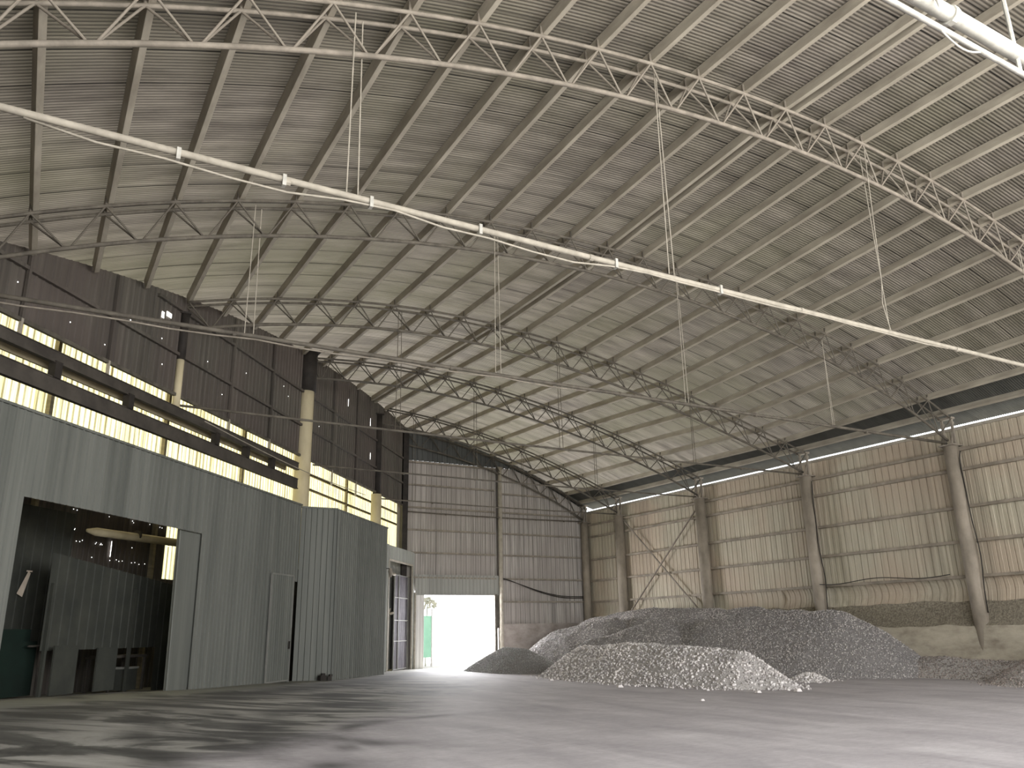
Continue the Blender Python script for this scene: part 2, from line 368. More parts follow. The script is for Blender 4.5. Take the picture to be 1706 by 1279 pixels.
# ceiling ----------------------------------------------------------
pitch = .076; nyc = int((YB + .25 + 4.2) / (pitch / 4)); yy = -4.2 + np.arange(nyc) * pitch / 4
xr = np.array(sorted(set([round(x, 3) for x in list(np.arange(-3.6, 26.6, .589)) + [26.78, 27.15]])))
Z = np.zeros((len(yy), len(xr)))
keyY = sorted(set([-4.2] + YT[1:] + [YB + .25])); 
zk = {Y: np.array([zsheet(x, Y) for x in xr]) for Y in keyY}
for a_, b_ in zip(keyY[:-1], keyY[1:]):
    m = (yy >= a_ - 1e-6) & (yy <= b_ + 1e-6); f = ((yy[m] - a_) / (b_ - a_))[:, None]
    Z[m] = zk[a_] * (1 - f) + zk[b_] * f
Z[yy > keyY[-1]] = zk[keyY[-1]]
Z += (np.sin(2 * np.pi * yy / pitch) * .011)[:, None]
XX, YY = np.meshgrid(xr, yy); V = np.stack([XX.ravel(), YY.ravel(), Z.ravel()], 1)
i, j = np.meshgrid(np.arange(len(xr) - 1), np.arange(len(yy) - 1))
ok = (XX[:-1, 1:] > np.vectorize(xw)(YY[:-1, 1:]) - .5) & (XX[:-1, 1:] <= 25.45)
b0 = (j * len(xr) + i)[ok]; n = len(xr)
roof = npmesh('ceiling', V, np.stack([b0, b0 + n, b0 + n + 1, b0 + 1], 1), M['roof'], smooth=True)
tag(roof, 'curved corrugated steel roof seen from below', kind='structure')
ok = (XX[:-1, 1:] > 25.45); b0 = (j * len(xr) + i)[ok]
ev = npmesh('eave_sheet', V, np.stack([b0, b0 + n, b0 + n + 1, b0 + 1], 1), M['eave'], roof, smooth=True)
tag(ev, 'darker blue-grey roof strip along the right eave')

# right wall -------------------------------------------------------
w = MB()
def bul(s, z):
    Y = YB - s if False else s - 4.0
    if z > 3.0: return 0
    q = (3.05 - z) / .75; q = min(max(q, 0), 1); ph = ((Y - YT[2]) / S) % 1
    return -.17 * math.sin(math.pi * q) * (.35 + .65 * math.sin(math.pi * ph)) * (1 if Y < 24 else .4)
corr_wall(w, (WX, -4.0), (WX, YB), 3.02, 7.86, .28, .035, -1, 'groove')
wr = w.build('wall_right', M['wall_right']); tag(wr, 'cream profiled steel wall along the right side', kind='structure')
w = MB(); corr_wall(w, (WX, -4.0), (WX, YB), 2.2, 3.02, .28, .035, -1, 'groove', rows=8, bulge=bul)
tag(w.build('buckled_sheet', M['wall_right'], wr, smooth=False), 'buckled lower edge of the sheeting')
for z in (3.05, 4.16, 5.27, 6.5, 7.16):
    g = MB(); g.channel((WX - .03, -4, z), (WX - .03, YB, z), -.06 if False else .07, .09, up=(0, 0, 1))
    # flange direction: into the hall
    g = MB(); g.box((WX - .075, (YB - 4) / 2, z - .045), (.09, YB + 4, .008)); g.box((WX - .12, (YB - 4) / 2, z), (.008, YB + 4, .09)); g.box((WX - .075, (YB - 4) / 2, z + .045), (.09, YB + 4, .008))
    g.build('girt', M['col'], wr)
g = MB(); g.box((WX + .03, (YB - 4) / 2, 7.88), (.16, YB + 4, .10)); tag(g.build('top_flashing', M['rod'], wr), 'pale flashing along the top of the wall')
# masonry base and rubble on top of it
nY = 260; V = []; prof = [(25.93, -.05), (25.93, .7), (25.95, 1.42), (26.0, 1.52), (26.14, 1.62), (26.26, 1.85), (26.36, 2.12), (26.44, 2.3)]
for k in range(nY + 1):
    Y = -4 + (YB - .1 + 4) * k / nY
    for q, (x, z) in enumerate(prof):
        nn = noise.noise(Vector((Y * 1.1, z * 2, 5))); n2 = noise.noise(Vector((Y * .5, z * 2, 9)))
        amp = .02 if q < 3 else .05
        V.append((x + amp * nn - (.05 if q in (2,) else 0) * n2, Y, z + (amp if q > 1 else 0) * 1.5 * nn))
R = len(prof); F1 = []; F2 = []
for k in range(nY):
    for q in range(R - 1):
        f = (k * R + q, k * R + q + 1, (k + 1) * R + q + 1, (k + 1) * R + q); (F1 if q < 3 else F2).append(f)
wb = npmesh('baseboard_right', V, F1, M['masonry'], smooth=True); tag(wb, 'low masonry base wall under the right side sheeting', kind='structure')
tag(npmesh('rubble_ledge', V, F2, M['rubble'], wb, smooth=True), 'rough strip of spilled rubble on top of the masonry base', kind='stuff')

# back wall --------------------------------------------------------
DX0, DX1, DZ = 16.66, 20.52, 3.42
w = MB(); BX0 = 15.2
corr_wall(w, (BX0, YB), (16.2, YB), 0, 10.0, .28, .03, 1, 'groove')
corr_wall(w, (16.2, YB), (20.85, YB), 3.6, 10.0, .28, .03, 1, 'groove')
corr_wall(w, (20.75, YB), (26.5, YB), 1.95, lambda x, y: min(10.0, zsheet(x, y) - .05), .28, .03, 1, 'groove')
wbk = w.build('wall_back', M['wall_back']); tag(wbk, 'stained grey profiled steel end wall', kind='structure')
w = MB(); corr_wall(w, (BX0, YB), (26.5, YB), lambda x, y: min(10.0, zsheet(x, y) - .3), lambda x, y: zsheet(x, y), .28, .03, 1)
tag(w.build('gable_sheet', M['wall_back_top'], wbk), 'dark blue-grey sheets at the top of the end wall')
for z in (4.22, 5.41, 6.52, 7.62, 8.75):
    g = MB(); g.box((18.0, YB - .09, z), (5.3, .09, .08)); g.build('girt', M['steel'], wbk)
for z in (3.08, 4.22, 5.41, 6.52, 7.62, 8.6):
    if z < zt(24.5, YB) or True:
        x1 = 26.2 if z < 8 else 24.6
        g = MB(); g.box(((20.95 + x1) / 2, YB - .09, z), (x1 - 20.95, .09, .08)); g.build('girt', M['steel'], wbk)
g = MB(); g.box((18.0, YB - .09, 9.9), (5.4, .09, .08)); g.build('girt', M['steel'], wbk)
g = MB(); g.box((23.4, YB - .02, .95), (5.3, .22, 2.1)); tag(g.build('baseboard_back', M['masonry_back']), 'plastered masonry base of the end wall right of the doorway', kind='structure')
# doorway
dr = empty('door_1', (18.6, YB, 0), 'wide open doorway in the end wall with white daylight outside', None, None, 'structure')
w = MB(); corr_wall(w, (16.17, YB - .12), (20.85, YB - .12), DZ, 4.36, .2, .02, 1, 'fine'); w.box((18.5, YB - .1, DZ), (4.7, .08, .06)); tag(w.build('door_header', M['header'], dr), 'grey profiled panel above the opening')
w = MB(); corr_wall(w, (16.17, YB - .1), (DX0, YB - .1), 0, DZ, .16, .02, 1, 'fine'); tag(w.build('side_panel', M['white_sheet'], dr), 'white profiled panel left of the opening')
w = MB(); w.box((16.17, YB - .12, 1.75), (.08, .1, 3.5)); w.build('door_post', M['rod'], dr)
w = MB(); w.box((20.60, YB - .1, 1.72), (.14, .14, 3.45)); w.box((20.72, YB - .14, 2.6), (.12, .06, 1.6)); w.build('door_post', M['steel_dark'], dr)
c = MB(); c.tube([(20.88, YB - .22, 0), (20.88, YB - .22, 9.95)], .11, 14)
cp = empty('wall_post', (20.88, YB - .22, 0), 'slim round steel post on the end wall right beside the doorway', 'post')
c.build('shaft', M['rod'], cp, smooth=True)
c = MB(); c.box((20.88, YB - .16, 9.95), (.3, .24, .12)); c.build('top_plate', M['steel'], cp)
c = MB(); c.box((20.88, YB - .22, .02), (.32, .32, .04)); c.build('base_plate', M['steel'], cp)
# outside the door: green sheet gate and little shed
g = empty('green_gate', (18.5, 41.2, 0), 'pale green sheet gate outside seen at left of the doorway', 'gate')
m_ = MB(); m_.box((18.55, 41.2, 1.45), (.46, .05, 2.1)); m_.build('gate_panel', M['green_paint'], g)
m_ = MB(); m_.box((18.27, 41.2, 1.4), (.06, .08, 2.9)); m_.box((18.82, 41.2, 1.4), (.06, .08, 2.9)); m_.build('gate_post', M['white_sheet'], g)
m_ = MB()
for q in range(26):
    a_ = random.random() * 6.28; p = Vector((18.75 + random.uniform(-.35, .5), 41.6 + random.uniform(-.2, .2), 3.15 + random.uniform(-.25, .3)))
    m_.box(p, (.22, .02, .1), ((math.cos(a_), .2, math.sin(a_)), (0, 1, 0), (-math.sin(a_), 0, math.cos(a_))))
m_.tube([(18.65, 41.6, -.05), (18.67, 41.6, 2.0), (18.75, 41.6, 3.3)], .03, 6)
tag(m_.build('shrub', dusty('leafy', srgb(168, 168, 150), srgb(190, 190, 172), 3)), 'washed-out leafy shrub outside the doorway', 'shrub')

# left upper wall ---------------------------------------------------
LP = lambda Y, dl=0: (2.59 + .83 * (Y - 21.84) + dl, Y)
w = MB(); corr_wall(w, LP(14.87), LP(YB), 7.6, lambda x, y: zsheet(x, y) - .03, .22, .028, 1)
corr_wall(w, (-3.2, -4), (-3.2, 14.87), 0, lambda x, y: zsheet(x, y) - .03, .28, .028, 1)
wl = w.build('wall_left', M['wall_left']); tag(wl, 'dark grime-stained profiled wall hanging below the roof on the left', kind='structure')
def lbeam(mb, Y0, Y1, z, dl, wd, ht):
    a = LP(Y0, dl); b = LP(Y1, dl); mb.beam((a[0], a[1], z), (b[0], b[1], z), wd, ht)
for z, ya in ((7.63, 14.9), (8.72, 14.9), (9.95, 20.9)):
    g = MB(); lbeam(g, ya, YB - .1, z, .08, .08, .08); g.build('girt', M['wall_left'] if z > 8 else M['steel_dark'], wl)
g = MB()
for uvY, z in ((17.5, 8.35), (18.7, 8.1), (20.2, 8.9), (19.6, 8.0), (21.3, 8.25), (21.2, 8.9), (22.9, 9.0), (24.6, 9.35), (26.6, 9.7), (26.9, 9.45), (28.5, 9.2), (29.0, 9.05), (23.6, 8.3), (16.9, 8.9), (21.1, 9.3)):
    a = LP(uvY, .04); g.box((a[0], a[1], z), (.022, .004, .022), ((.639, .769, 0), (.769, -.639, 0), (0, 0, 1)))
for Y_, z_, l_, h_ in ((31.2, 10.75, .016, .3), (33.3, 10.6, .014, .35), (21.35, 9.62, .22, .12), (21.15, 9.52, .10, .16), (33.4, 9.1, .012, .3)):
    a = LP(Y_, .04); g.box((a[0], a[1], z_), (l_, .004, h_), ((.639, .769, 0), (.769, -.639, 0), (0, 0, 1)))
tag(g.build('daylight_chip', M['daylight'], wl), 'small glowing chips on the sheeting standing in for daylight through holes', kind='stuff')
# annex behind it: outer wall with yellowed translucent sheets
DA = -3.7
aw = MB(); corr_wall(aw, LP(10, DA), LP(27.35, DA), 0, 6.1, .22, .03, 1); corr_wall(aw, LP(27.35, DA), LP(46.0, DA), 0, 3.35, .22, .03, 1)
wa = aw.build('wall_annex', M['wall_left']); tag(wa, 'dark outer wall seen through the opening in the grey partition', kind='structure')
aw = MB(); corr_wall(aw, LP(10, DA), LP(27.35, DA), 6.1, 10.3, .22, .03, 1); corr_wall(aw, LP(27.35, DA), LP(46.0, DA), 3.35, 10.3, .22, .03, 1)
tag(aw.build('window_1', M['translucent']), 'band of yellowed translucent sheets glowing with daylight on the left', kind='structure')
g = MB()
for z in (6.1, 7.75, 8.4):
    g = MB(); lbeam(g, 10, 45.9, z, DA + .14, .09, .09); g.build('girt', M['brown'], wa)
for Y in (14.9, 18.9, 22.76, 26.6, 30.4, 34.3, 38.5, 42.2):
    g = MB(); a = LP(Y, DA + .2); g.box((a[0], a[1], 5.1), (.12, .12, 10.2), ((.639, .769, 0), (.769, -.639, 0), (0, 0, 1))); g.build('post', M['brown'], wa)
g = MB(); a0, a1, b0_, b1 = LP(10, DA - .3), LP(46.0, DA - .3), LP(10, -.05), LP(YB + .3, -.05)
g.add([(a0[0], a0[1], 10.35), (a1[0], a1[1], 10.35), (b1[0], b1[1], 8.05), (b0_[0], b0_[1], 8.05)], [(0, 1, 2, 3)]); g.build('annex_roof', M['wall_left'], wa)
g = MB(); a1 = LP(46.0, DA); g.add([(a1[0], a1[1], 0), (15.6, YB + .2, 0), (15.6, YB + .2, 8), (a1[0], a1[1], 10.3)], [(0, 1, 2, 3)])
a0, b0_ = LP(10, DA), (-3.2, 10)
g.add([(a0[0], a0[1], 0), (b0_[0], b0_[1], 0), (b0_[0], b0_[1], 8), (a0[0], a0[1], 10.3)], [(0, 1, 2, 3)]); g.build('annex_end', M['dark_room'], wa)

# partition ---------------------------------------------------------
def pz(x, y): return fz(x, y) - .03
w = MB(); P = lambda Y: LP(Y, PD0)
corr_wall(w, P(14.9), P(17.16), pz, 5.72, .19, .03, 1, 'fine')
corr_wall(w, P(17.16), P(21.86), 4.12, 5.70, .19, .03, 1, 'fine')
corr_wall(w, P(21.86), P(25.0), pz, 5.68, .19, .03, 1, 'fine')
corr_wall(w, P(25.0), P(26.38), 3.25, 5.66, .19, .03, 1, 'fine')
wp = w.build('wall_partition', M['partition']); tag(wp, 'grey profiled partition wall on the left with a large dark opening', kind='structure')
w = MB(); lbeam(w, 14.9, 26.38, 5.69, PD0 + .02, .06, .05); w.build('capping', M['partition'], wp)
F1Y = 26.40; F1X0 = P(F1Y)[0]; F1X1 = 8.60; dF = F1X1 - (2.59 + .83 * (F1Y - 21.84)); F2Y = 30.45
w = MB(); corr_wall(w, (F1X0, F1Y), (F1X1, F1Y), pz, 5.62, .19, .03, 1, 'fine')
corr_wall(w, (F1X1, F1Y), LP(F2Y, dF), pz, 5.60, .19, .03, 1, 'fine')
wq = w.build('wall_cabin', M['partition']); tag(wq, 'grey profiled cabin wall stepping out past the partition', kind='structure')
w = MB(); q = LP(F2Y, dF); corr_wall(w, q, LP(F2Y + .3, .6), pz, 5.6, .2, .022, -1, 'fine'); w.build('return_panel', M['partition'], wq)
w = MB(); lbeam(w, 24.8, 29.0, 1.9, .55, .04, 3.6); tag(w.build('slit_dark_panel', M['black_steel'], wq), 'black panel added to darken the door slit')  # black sheet added for the shade behind the door slit
w = MB(); w.box((F1X1 + .012, F1Y - .02, 2.92), (.04, .05, 5.4)); tag(w.build('corner_trim', M['partition'], wq), 'dented pale corner strip')
w = MB(); w.box(((F1X0 + F1X1) / 2, F1Y, 5.63), (F1X1 - F1X0, .08, .05)); a = LP(F2Y, dF); w.beam((F1X1, F1Y, 5.61), (a[0], a[1], 5.61), .06, .05); w.build('capping', M['partition'], wq)
w = MB(); corr_wall(w, LP(F2Y + .2, .6), LP(34.35, .6), pz, 5.42, .16, .02, 1, 'fine'); corr_wall(w, LP(34.35, .6), LP(37.15, .6), 4.76, 5.40, .16, .02, 1, 'fine'); corr_wall(w, LP(37.15, .6), LP(37.46, .6), pz, 5.40, .16, .02, 1, 'fine')
wc = w.build('wall_gateway', M['partition_light']); tag(wc, 'light grey profiled wall with a tall side gateway beside the end doorway', kind='structure')
w = MB()
for Y in (34.35, 37.15):
    a = LP(Y, .62); w.box((a[0], a[1], 2.4), (.07, .07, 4.75), ((.639, .769, 0), (.769, -.639, 0), (0, 0, 1)))
lbeam(w, 34.35, 37.15, 4.76, .62, .07, .07); w.build('gateway_frame', M['rod'], wc)
# sheet gate inside the side gateway
gt = empty('sliding_gate', (LP(36.2, .3)[0], 36.2, 0), 'violet-grey sheet gate standing half open in the side gateway', 'gate')
w = MB(); corr_wall(w, LP(35.5, .38), LP(37.1, .38), .06, 4.2, .14, .015, 1, 'fine'); w.build('gate_leaf', M['door_violet'], gt)
w = MB()
for z in (.1, 1.3, 2.2, 3.2, 4.2): lbeam(w, 35.5, 37.1, z, .42, .03, .04)
for Y in (35.5, 36.0, 37.1):
    a = LP(Y, .42); w.box((a[0], a[1], 2.13), (.05, .05, 4.14), ((.639, .769, 0), (.769, -.639, 0), (0, 0, 1)))
w.build('gate_frame', M['door_grey'], gt)
w = MB(); corr_wall(w, LP(33.0, .05), LP(37.4, .05), .1, 5.0, .14, .015, 1, 'fine'); tag(w.build('rear_leaf', M['door_grey'], gt), 'grey second leaf behind, enlarged to block the annex glow')  # leaf made taller and wider to block glow from the annex
w = MB(); a = LP(34.75, .5); w.tube([(a[0], a[1], .15), (a[0], a[1], 2.5), (a[0] + .05, a[1], 2.7)], .035, 8); w.tube([(a[0], a[1], 2.45), (a[0] + .18, a[1] - .1, 2.5)], .05, 8); w.build('latch_pipe', M['rod'], gt, smooth=True)
w = MB(); w.tube([(a[0], a[1], 4.2), (a[0] + .3, a[1] + .1, 4.15)], .06, 8); w.build('track_pipe', M['rod'], gt, smooth=True)
# lamp on cabin edge
lm = empty('wall_lamp', (LP(F2Y, dF)[0], F2Y, 4.0), 'small dark lamp on the far edge of the stepped-out cabin wall', 'lamp')
w = MB(); a = LP(F2Y - .05, dF + .1); w.tube([(a[0] - .1, a[1], 4.05), (a[0] + .02, a[1], 4.05), (a[0] + .08, a[1], 3.98)], .02, 6); w.build('bracket', M['black_steel'], lm)
w = MB(); w.tube([(a[0] + .08, a[1], 4.06), (a[0] + .08, a[1], 3.95), (a[0] + .08, a[1] - .02, 3.72)], [.05, .09, .04], 10); w.build('lamp_head', M['steel'], lm)
# personnel door leaf, slightly open
dl_ = empty('hinged_door', (LP(25.5, 1.15)[0], 25.5, fz(*LP(25.5, 1.15))), 'grey profiled door leaf standing ajar in the partition beside a dark slit', 'door')
w = MB(); a = LP(24.82, PD0 + .10); b = LP(25.80, PD0 + .2); corr_wall(w, a, b, lambda x, y: fz(x, y) + .02, 3.40, .13, .018, 1, 'fine'); w.build('leaf', M['partition'], dl_)
w = MB()
dd = (Vector(b) - Vector(a)).normalized(); ax = ((dd.x, dd.y, 0), (dd.y, -dd.x, 0), (0, 0, 1)); zb = fz(*b)
for p in (a, b): w.box((p[0] + .0, p[1], (3.4 + zb) / 2), (.04, .05, 3.4 - zb), ax)
mid = ((a[0] + b[0]) / 2, (a[1] + b[1]) / 2); Ld = math.dist(a, b)
w.box((mid[0], mid[1], 3.39), (Ld, .05, .04), ax); w.box((mid[0], mid[1], zb + .05), (Ld, .05, .04), ax); w.build('leaf_frame', M['door_grey'], dl_)
w = MB(); w.box((b[0] - dd.x * .15 + dd.y * .06, b[1] - dd.y * .15 - dd.x * .06, 1.35), (.03, .04, .22), ax); w.build('door_handle', M['black_steel'], dl_)
# blocks at the cabin corner
for k, (x, y, s_) in enumerate(((8.25, 26.2, .16), (8.5, 26.22, .13))):
    w = MB(); w.box((x, y, fz(x, y) + s_ / 2), (s_ * 1.3, s_, s_), ((math.cos(k + .3), math.sin(k + .3), 0), (-math.sin(k + .3), math.cos(k + .3), 0), (0, 0, 1)))
    w.box((x + .03, y, fz(x, y) + s_ + .03), (s_ * .7, s_ * .8, .06))
    tag(w.build('stone_block', M['black_steel']), ('larger dark block on the floor at the foot of the cabin corner', 'smaller dark block on the floor nearest the pale corner strip')[k], 'block')
# inside the large opening ------------------------------------------
PL = lambda Y, dl, z: (LP(Y, dl)[0], Y, z)
AX = ((.639, .769, 0), (.769, -.639, 0), (0, 0, 1))
ld = empty('sliding_door_leaf', PL(21.55, .92, .42), 'light grey flat door leaf at the right side of the large dark opening', 'door')
w = MB(); p0, p1 = PL(21.27, .85, 4.16), PL(22.05, .88, 4.16); q0, q1 = PL(21.25, .9, .44), PL(21.98, .9, .42)
n_ = Vector((.769, -.639, 0)) * .03
w.add([Vector(q0) - n_, Vector(q1) - n_, Vector(p1) - n_, Vector(p0) - n_, Vector(q0) + n_, Vector(q1) + n_, Vector(p1) + n_, Vector(p0) + n_], [(0, 1, 2, 3), (7, 6, 5, 4), (0, 4, 5, 1), (1, 5, 6, 2), (2, 6, 7, 3), (3, 7, 4, 0)])
w.build('leaf', M['partition'], ld)
w = MB(); w.beam(Vector(q0) + n_ * 1.4, Vector(p0) + n_ * 1.4, .03, .05, (0, 1, 0)); w.build('edge_strip', M['partition'], ld)
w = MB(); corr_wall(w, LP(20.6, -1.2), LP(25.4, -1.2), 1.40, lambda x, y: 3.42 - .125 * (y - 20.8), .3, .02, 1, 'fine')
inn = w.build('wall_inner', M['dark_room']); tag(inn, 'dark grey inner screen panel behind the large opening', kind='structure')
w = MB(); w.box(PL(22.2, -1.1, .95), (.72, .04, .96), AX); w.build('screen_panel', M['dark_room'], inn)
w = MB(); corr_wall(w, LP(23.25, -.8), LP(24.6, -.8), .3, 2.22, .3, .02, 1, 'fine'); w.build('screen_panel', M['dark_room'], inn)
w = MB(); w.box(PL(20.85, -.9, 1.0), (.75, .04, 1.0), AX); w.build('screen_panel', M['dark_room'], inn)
w = MB(); corr_wall(w, LP(20.6, -2.7), LP(22.9, -2.7), 1.5, 4.6, .3, .02, 1, 'fine'); w.build('screen_panel', M['dark_room'], inn)  # dark screen added to hide lit posts and keep the opening dark
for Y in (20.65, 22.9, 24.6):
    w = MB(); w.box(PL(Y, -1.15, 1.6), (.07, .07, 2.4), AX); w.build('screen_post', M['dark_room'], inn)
dk = empty('work_table', PL(23.0, -1.9, .45), 'low dark steel table in the shade under the inner screen', 'table')
w = MB(); a = PL(23.6, -1.9, 1.2); w.box(a, (1.5, .7, .06), AX); w.build('tabletop', M['beam'], dk)
for sx in (-1, 1):
    for sy in (-1, 1):
        w = MB(); c_ = Vector(a) + Vector(AX[0]) * .68 * sx + Vector(AX[1]) * .3 * sy; w.box((c_.x, c_.y, .78), (.05, .05, .8), AX); w.build('leg', M['beam'], dk)
bb = empty('crate', PL(23.7, -1.4, .4), 'pale dusty crate in the dark gap under the inner screen', 'crate')
w = MB(); w.box(PL(23.3, -1.5, .66), (.5, .4, .5), AX); w.build('body', M['dark_room'], bb); w = MB(); w.box(PL(23.3, -1.5, .93), (.54, .44, .05), AX); w.build('lid', M['door_grey'], bb)
dt = empty('duct', PL(22, -1.5, 4.15), 'round pale duct running across the top of the large opening', 'duct')
w = MB(); w.tube([PL(21.75, -1.5, 4.08), PL(22.0, -1.5, 4.08), PL(26.5, -1.5, 4.22)], [.04, .1, .11], 18); w.build('pipe', M['cream'], dt, smooth=True)
for Y in (23.2, 25.4):
    w = MB(); w.tube([PL(Y, -1.5, 4.13 + (Y - 22) * .033), PL(Y + .05, -1.5, 4.13 + (Y - 22) * .033)], .125, 18); w.build('collar', M['beam'], dt)
gm = empty('green_machine', PL(21.0, -2.2, .5), 'dark green tarpaulin-covered machine at the left of the large opening', 'machine')
w = MB(); w.box(PL(20.6, -2.3, 1.05), (2.2, .9, 1.1), AX); w.box(PL(20.9, -2.3, 1.7), (1.2, .7, .3), AX); w.build('cover', M['green'], gm)
for Y in (21.0, 21.5):
    w = MB(); w.tube([PL(Y, -1.5, .5), PL(Y, -1.5, 1.75)], .03, 8); w.build('rail_post', M['beam'], gm)
w = MB(); w.tube([PL(20.7, -1.5, 1.5), PL(21.8, -1.5, 1.5)], .02, 8); w.build('rail', M['beam'], gm)
w = MB()
for q in range(46):
    Y = random.uniform(23.5, 27.6); z = random.choice((3.7, 4.1, 4.35, 4.85)) + random.uniform(-.03, .03)
    w.box(PL(Y, DA + .06, z), (.016, .004, .016), AX)
for Y, z, h_ in ((25.3, 4.0, .42), (26.0, 5.05, .25), (26.9, 5.0, .3), (23.6, 5.3, .25)): w.box(PL(Y, DA + .06, z), (.02, .004, h_), AX)
tag(w.build('daylight_chip', M['daylight'], wa), 'rows of tiny glowing chips standing in for daylight through holes', kind='stuff')
w = MB(); w.add([PL(21.58, -2.6, 2.62), PL(21.72, -2.6, 2.55), PL(21.84, -2.6, 3.08), PL(21.78, -2.6, 3.12)], [(0, 1, 2, 3)])  # pale board put in for a gap of light
w.box(PL(21.78, -2.58, 3.12), (.16, .02, .03), AX)
tag(w.build('light_gap_board', M['gap_board']), 'small pale slanted board standing in for a gap of light, deep inside at the left edge of the opening', 'board')

# dark twin beams along the left ------------------------------------
for z, hh, lab in ((7.10, .24, 'upper of two dark steel beams crossing the glowing band left of the big column'), (6.51, .33, 'lower of two dark steel beams crossing the glowing band left of the big column')):
    bm = empty('steel_beam', PL(20, .4, z), lab, 'beam')
    w = MB(); lbeam(w, 14.9, 27.1, z + hh / 2 - .01, .4, .09, .02); lbeam(w, 14.9, 27.1, z - hh / 2 + .01, .4, .09, .02); lbeam(w, 14.9, 27.1, z, .4, .05, hh); w.build('beam_section', M['beam'], bm)
    w = MB(); lbeam(w, 14.9, 27.1, z - hh / 2 - .008, .4, .12, .016); w.build('bottom_flange', M['beam'], bm)
    if hh < .3:
        w = MB(); lbeam(w, 14.9, 27.1, z - hh / 2 + .03, -.02, .05, .16); tag(w.build('timber_packing', M['brown'], bm), 'brown timber board under the beam')
        for Y in (18.1, 19.95, 22.95, 24.3, 25.6):
            w = MB(); w.box(PL(Y, .4, 6.83), (.2, .16, .34), AX); w.build('stub', M['black_steel'], bm)

# columns ------------------------------------------------------------
rlab = {1: 'round steel column on the right wall nearest the camera, beyond the frame edge', 2: 'round steel column on the right wall, just outside the right edge of the picture', 3: 'nearest fully visible round steel column on the right wall, above the masonry ledge', 4: 'second round steel column on the right wall, rising at the right end of the big gravel pile', 5: 'third round steel column on the right wall, right of the cross brace', 6: 'fourth round steel column on the right wall, left of the cross brace', 7: 'corner column where the right wall meets the end wall'}
for k in range(1, 8):
    Y = YT[k]; z0 = 1.45 if k < 7 else 0.0
    o = empty('steel_column', (W, Y, 0), rlab[k], 'column', 'columns along the right wall')
    c = MB(); r = .235 if k < 7 else .2; yy_ = Y
    c.tube([(W, yy_, -.05), (W, yy_, H - .08)], r, 20); c.build('shaft', M['col'], o, smooth=True)
    c = MB(); c.box((W, yy_, H - .06), (.54, .54, .04)); c.build('cap_plate', M['steel'], o)
    c = MB(); zz = zt(W, Y)
    for sy in (-1, 1):
        c.beam((W + .02, yy_ + sy * .17, H - .04), (W + .02, yy_ + sy * .17, zz + .05), .07, .07, (1, 0, 0)); c.beam((W - .2, yy_ + sy * .17, H - .04), (W + .12, yy_ + sy * .17, zz - .1), .04, .04, (0, 1, 0))
    c.box((W + .02, yy_, zz + .02), (.2, .5, .06)); c.build('head_bracket', M['steel'], o)
    if k in (3, 4, 2):
        c = MB(); pts = [(W - .05, yy_ - .33, H - .3)]
        for z in np.arange(6.8, 1.9, -.35): pts.append((W - .05 + .03 * math.sin(z * 3 + k), yy_ - .31 - .05 * math.sin(z * 1.3 + k), z))
        c.tube(pts, .018, 6); tag(c.build('cable', M['cable'], o, smooth=True), 'loose dark cable hanging beside the column')
def lcol(k, r, z_split, ztop, lab, dark_r, z0=0):
    Y = YT[k]; x = LP(Y, -.02)[0] + .1
    o = empty('steel_column', (x, Y, 0), lab, 'column')
    c = MB(); c.tube([(x, Y, z0), (x, Y, z_split)], r, 24); c.build('shaft', M['cream'], o, smooth=True)
    c = MB(); c.tube([(x, Y, z_split), (x, Y, ztop)], dark_r, 24); tag(c.build('upper_sleeve', M['black_steel'], o, smooth=True), 'dark upper end, steel with shade put into its colour')  # dark steel upper end with shadow put into its colour
    c = MB(); c.box((x, Y, ztop), (dark_r * 2.3, dark_r * 2.3, .05)); c.build('cap_plate', M['black_steel'], o)
lcol(5, .275, 10.0, 11.5, 'big cream round column with black top rising behind the grey partition', .33)
lcol(6, .22, 7.55, 11.2, 'cream column with dark upper half behind the stepped-out cabin wall', .17)
lcol(4, .10, 8.6, 9.9, 'thin pipe column on the dark left wall, standing on the dark beam', .12, 7.23)
x = LP(37.1, .15)[0]; o = empty('steel_column', (x, 37.1, 0), 'dark square column in the far left corner beside the end wall', 'column')
c = MB(); c.box((x, 37.1, 5.7), (.28, .28, 11.3)); c.build('shaft', M['black_steel'], o); c = MB(); c.box((x, 37.1, 11.3), (.36, .36, .05)); c.build('cap_plate', M['black_steel'], o)
o = empty('steel_column', (-2.95, YT[3], 0), 'round steel column outside the left edge of the picture', 'column')
c = MB(); c.tube([(-2.7, YT[3], 0), (-2.7, YT[3], 7.6)], .2, 16); c.build('shaft', M['col'], o, smooth=True)
plabs = {17.62: 'thin post on the dark left wall nearest the camera', 19.68: 'thin post on the dark left wall with a bright worn streak', 23.9: 'thin post on the left wall, first beyond the pipe column', 25.9: 'thin post on the left wall, last before the big cream column', 30.0: 'thin post on the left wall, first beyond the big cream column', 32.0: 'thin post on the left wall, second beyond the big cream column'}
for Y, lb in plabs.items():
    a = LP(Y, .10); o = empty('wall_post', (a[0], Y, 7.1), lb, 'post', 'thin posts on the left upper wall'); zt_ = zsheet(a[0], Y) - .1
    c = MB(); c.box((a[0], a[1], (7.66 + zt_) / 2), (.07, .07, zt_ - 7.66), AX); c.build('shaft', M['wall_left'], o)
    c = MB(); c.box((a[0], a[1], 7.36), (.06, .06, .6), AX); tag(c.build('lower_stub', M['rod'], o), 'pale lower end')  # paler lower end of the post

